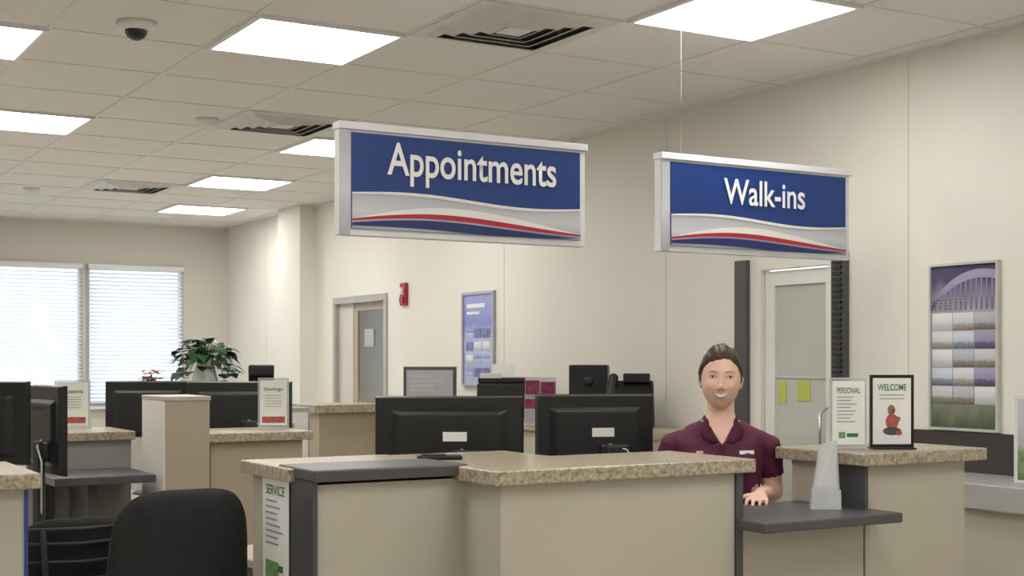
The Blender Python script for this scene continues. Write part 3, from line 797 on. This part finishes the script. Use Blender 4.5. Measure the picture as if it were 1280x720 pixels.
body = bpy.data.objects.new('body', bme); link(body, wc)
bmb = bmesh.new(); bmb.from_mesh(bme); bodybvh = BVHTree.FromBMesh(bmb)
def by(x, z, off=.003):
    h = bodybvh.ray_cast(Vector((x, -1, z)), Vector((0, 1, 0)))
    return (h[0].y if h[0] else -.1)-off
for s in (-1, 1):
    pts_o = [(.066, 1.262), (.086, 1.232), (.072, 1.200), (.042, 1.184)]
    pts_i = [(.050, 1.270), (.046, 1.240), (.032, 1.214), (.018, 1.190)]
    vs, fs = [], []
    vs += [(s*.062, .045, 1.285), (s*.060, .05, 1.255)]; vs += [(s*.064, .0, 1.287), (s*.080, .01, 1.250)]
    for (o_, i_) in zip(pts_o, pts_i):
        vs += [(s*i_[0], by(s*i_[0], i_[1], .010), i_[1]), (s*o_[0], by(s*o_[0], o_[1], .007), o_[1])]
    for k in range(len(vs)//2-1): fs.append((2*k, 2*k+1, 2*k+3, 2*k+2))
    o = mesh('collar_%s' % ('left' if s > 0 else 'right'), vs, fs, M['maroon2'], wc, smooth=True)
    sd = o.modifiers.new('s', 'SOLIDIFY'); sd.thickness = .004
zz = [1.180-.02*i for i in range(15)]
vs, fs = [], []
for i, z in enumerate(zz):
    vs += [(-.012, by(-.012, z, .003), z), (.012, by(.012, z, .004), z)]
    if i: fs.append((2*i-2, 2*i-1, 2*i+1, 2*i))
mesh('button_placket', vs, fs, M['maroon2'], wc, smooth=True)
multi('buttons', [ellipsoid_geo((0, by(0, z, .005), z), (.004, .002, .004), 10, 6) for z in (1.15, 1.08, 1.01, .94)], M['maroon2'], wc)
def badge(nm, x, z, w, h, m):
    vs = [(x+dx*w/2, by(x+dx*w/2, z+dz*h/2, o), z+dz*h/2) for o in (.007, .003) for dx, dz in ((-1, -1), (1, -1), (1, 1), (-1, 1))]
    mesh(nm, vs, [(0, 1, 2, 3), (7, 6, 5, 4), (0, 4, 5, 1), (1, 5, 6, 2), (2, 6, 7, 3), (3, 7, 4, 0)], m, wc)
badge('name_badge', .092, 1.150, .056, .013, M['signw'])
badge('shirt_logo', -.085, 1.150, .026, .008, M['crease'])

# head
head = bpy.data.objects.new('head', None); link(head, wc); head.location = (0, -.018, 1.4265); head.rotation_euler = (math.radians(-3), math.radians(2), math.radians(-2)); head.scale = (1.05, 1.05, 1.05)
def G(x, z, cx, cz, sx, sz): return math.exp(-((x-cx)/sx)**2-((z-cz)/sz)**2)
def head_pt(dx, dy, dz):
    t = max(0, -dz)
    wx = 1-.15*t**1.6-.06*t**6+.015*math.exp(-((dz+.55)/.2)**2)
    X = .0725*dx*wx; Z = .118*dz
    if dy < 0: Y = .088*math.copysign(abs(dy)**.92, dy)
    else: Y = .098*dy*(1-.45*t**1.2)
    f = 0
    if dy < .15:
        f += .0155*G(X, Z, 0, -.034, .0105, .012)+.010*G(X, Z, 0, -.014, .0080, .020)
        for s in (-1, 1):
            f += .0055*G(X, Z, s*.0125, -.038, .0065, .007)
            f -= .0070*G(X, Z, s*.030, .002, .017, .013)
            f += .0025*G(X, Z, s*.030, .026, .022, .010)
            f += .0065*G(X, Z, s*.040, -.030, .018, .017)
            f -= .0012*G(X, Z, s*.035, -.058, .007, .014)
        f += .0055*G(X, Z, 0, -.066, .030, .016)
        f += .0060*G(X, Z, 0, -.102, .022, .014)
        f -= .0012*G(X, Z, 0, -.085, .016, .006)
        f *= min(1, max(0, (.15-dy)/.5))
        Y -= f
    return Vector((X, Y, Z))
NU, NV = 160, 120
vs, fs, HP = [], [], []
for j in range(NV+1):
    ph = math.pi*j/NV
    for i in range(NU):
        a = 2*math.pi*i/NU; d = (math.sin(ph)*math.cos(a), math.sin(ph)*math.sin(a), math.cos(ph)); HP.append(d); vs.append(head_pt(*d))
for j in range(NV):
    for i in range(NU):
        fs.append((j*NU+i, (j+1)*NU+i, (j+1)*NU+(i+1) % NU, j*NU+(i+1) % NU))
headV = vs; headF = fs
hm = mesh('face', vs, fs, M['skin'], head, smooth=True)
bmh = bmesh.new(); bmh.from_mesh(hm.data); hb = BVHTree.FromBMesh(bmh)
def fy(x, z, off=.001):
    h = hb.ray_cast(Vector((x, -1, z)), Vector((0, 1, 0))); return (h[0].y if h[0] else -.08)-off
def drape(nm, up, lo, m, off=.001, rows=4, base=.3):
    vs, fs = [], []; C = len(up)
    for r in range(rows+1):
        for i in range(C):
            x = up[i][0]+(lo[i][0]-up[i][0])*r/rows; z = up[i][1]+(lo[i][1]-up[i][1])*r/rows
            vs.append((x, fy(x, z, off*(base+math.sin(math.pi*r/rows))), z))
    for r in range(rows):
        for i in range(C-1):
            a = r*C+i; fs.append((a, a+1, a+C+1, a+C))
    return mesh(nm, vs, fs, m, head, smooth=True)
T_ = [-1+i/12 for i in range(25)]
MU = [(.0275*t, -.0590+.0060*t*t) for t in T_]; ML = [(.0275*t, -.0715+.0185*t*t) for t in T_]
drape('mouth_inner', [(x*1.03, z+.0003) for x, z in MU], [(x*1.03, z-.0004) for x, z in ML], M['mouth'], .0006)
drape('teeth', [(x*.95, z+.0006) for x, z in MU], [(x*.95, z+.0004) for x, z in ML], M['teeth'], .0018, base=.5)
drape('upper_lip', [(x*1.06, z+.0036*(1-t*t)-.0010*math.exp(-(t/.15)**2)) for (x, z), t in zip(MU, T_)], MU, M['lip'], .0012)
drape('lower_lip', ML, [(x*1.0, z-.0050*(1-t*t)) for (x, z), t in zip(ML, T_)], M['lip'], .0016)
for s in (-1, 1):
    cx = s*.0300; nm = 'left' if s > 0 else 'right'
    def tilt(x): return .0010*(abs(x)-.030)/.0135
    up = [(cx+.0145*t, .002+.0050*(1-t*t)**.8+tilt(cx+.0145*t)) for t in T_]; lo = [(cx+.0145*t, .002-.0028*(1-t*t)+tilt(cx+.0145*t)) for t in T_]
    drape('eye_white_'+nm, up, lo, M['eyew'], .0016)
    n = 20
    for k, (rr, m, of) in enumerate([(.0056, M['iris'], .0026), (.0024, M['black'], .0030)]):
        vs = [(cx+rr*math.cos(2*math.pi*i/n), fy(cx, .003, of), .0032+min(.0038, max(-.0034, rr*math.sin(2*math.pi*i/n)))) for i in range(n)]
        mesh(('iris_' if k == 0 else 'pupil_')+nm, vs, [tuple(range(n))], m, head)
    drape('lash_line_'+nm, [(x, z+.0016) for x, z in up], up, M['lash'], .0020, 2)
    drape('upper_lid_'+nm, [(x*1.0, z+.0062*(1-t*t)**.5+.0015) for (x, z), t in zip(up, T_)], [(x, z+.0015) for x, z in up], M['skin'], .0024, 5, .1)
    drape('lower_lid_'+nm, lo, [(x, z-.0045*(1-t*t)**.5) for (x, z), t in zip(lo, T_)], M['skin'], .0015, 4, .1)
    bu = [(s*(.031+.0190*t), .0214+.0044*(1-t*t)+.0008*t) for t in T_]; bl = [(s*(.031+.0190*t), .0202+.0022*(1-t*t)+.0010*t) for t in T_]
    drape('eyebrow_'+nm, bu, bl, M['brow'], .0010, 3)
    drape('nostril_'+nm, [(s*.0075+.0030*t, -.0440+.0009*(1-t*t)) for t in T_], [(s*.0075+.0030*t, -.0440-.0007*(1-t*t)) for t in T_], M['mouth'], .0008, 2)
    v1, f1 = ellipsoid_geo((s*.0715, .012, -.008), (.007, .015, .028), 18, 14)
    v2, f2 = tube_geo([(s*.074, -.002, -.028), (s*.077, .016, -.022), (s*.081, .025, 0), (s*.079, .018, .016), (s*.075, .004, .013)], [.003, .003, .0035, .0035, .003], 8)
    multi('ear_'+nm, [(v1, f1), (v2, f2)], M['skin'], head)
HL = [(0, .066), (.10, .066), (.20, .059), (.30, .043), (.38, .020), (.44, -.004), (.49, -.024), (.54, -.012), (.58, .004), (.64, -.03), (.75, -.062), (1, -.078)]
def hl(P):
    ph = math.atan2(abs(P.x), -P.y)/math.pi
    z = HL[-1][1]
    for (a, za), (b, zb) in zip(HL, HL[1:]):
        if ph <= b: z = za+(zb-za)*(ph-a)/(b-a); break
    if ph < .4: z += .0035*math.sin(P.x*70+.6)+.0012*math.sin(P.x*260)
    return z
vs, kf = [], []
for d, P in zip(HP, headV):
    dx, dy, dz = d
    nrm = Vector((dx/.074, dy/.094, dz/.118)).normalized()
    e = P.z-hl(P) if dz < .985 else .05
    strand = .0009*math.sin(P.x*420+P.y*60)+.0012*math.sin(P.x*180+P.y*35+1)
    lift = .0100+strand+.003*max(0, dz)**2-.0035*math.exp(-((P.x-.022)/.007)**2)*(P.z > .05)
    if abs(P.y-.012) < .03 and P.z < .01: lift *= .55
    s_e = max(0, min(1, e/.022)); lift = lift*(s_e*(2-s_e)) - .0012*(1-s_e)
    vs.append(P+nrm*lift); kf.append(e > -.005)
fs = [q for q in headF if all(kf[k] for k in q)]
used = sorted(set(k for f in fs for k in f)); mp = {k: i for i, k in enumerate(used)}
mesh('hair', [vs[k] for k in used], [tuple(mp[k] for k in f) for f in fs], M['hair'], head, smooth=True)
mesh('hair_bun', *ellipsoid_geo((0, .112, .015), (.036, .026, .034)), M['hair'], head, smooth=True)

# ------------------------------------------------------------------ camera
cam = bpy.data.cameras.new('Camera'); co = bpy.data.objects.new('Camera', cam); link(co)
co.location = (0, 0, 1.5); co.rotation_euler = (math.radians(90), 0, math.radians(-30.6))
cam.sensor_width = 36; cam.lens = 36*1690/1280; cam.shift_y = 90/1280
cam.clip_start = .05; cam.clip_end = 100
sc.camera = co
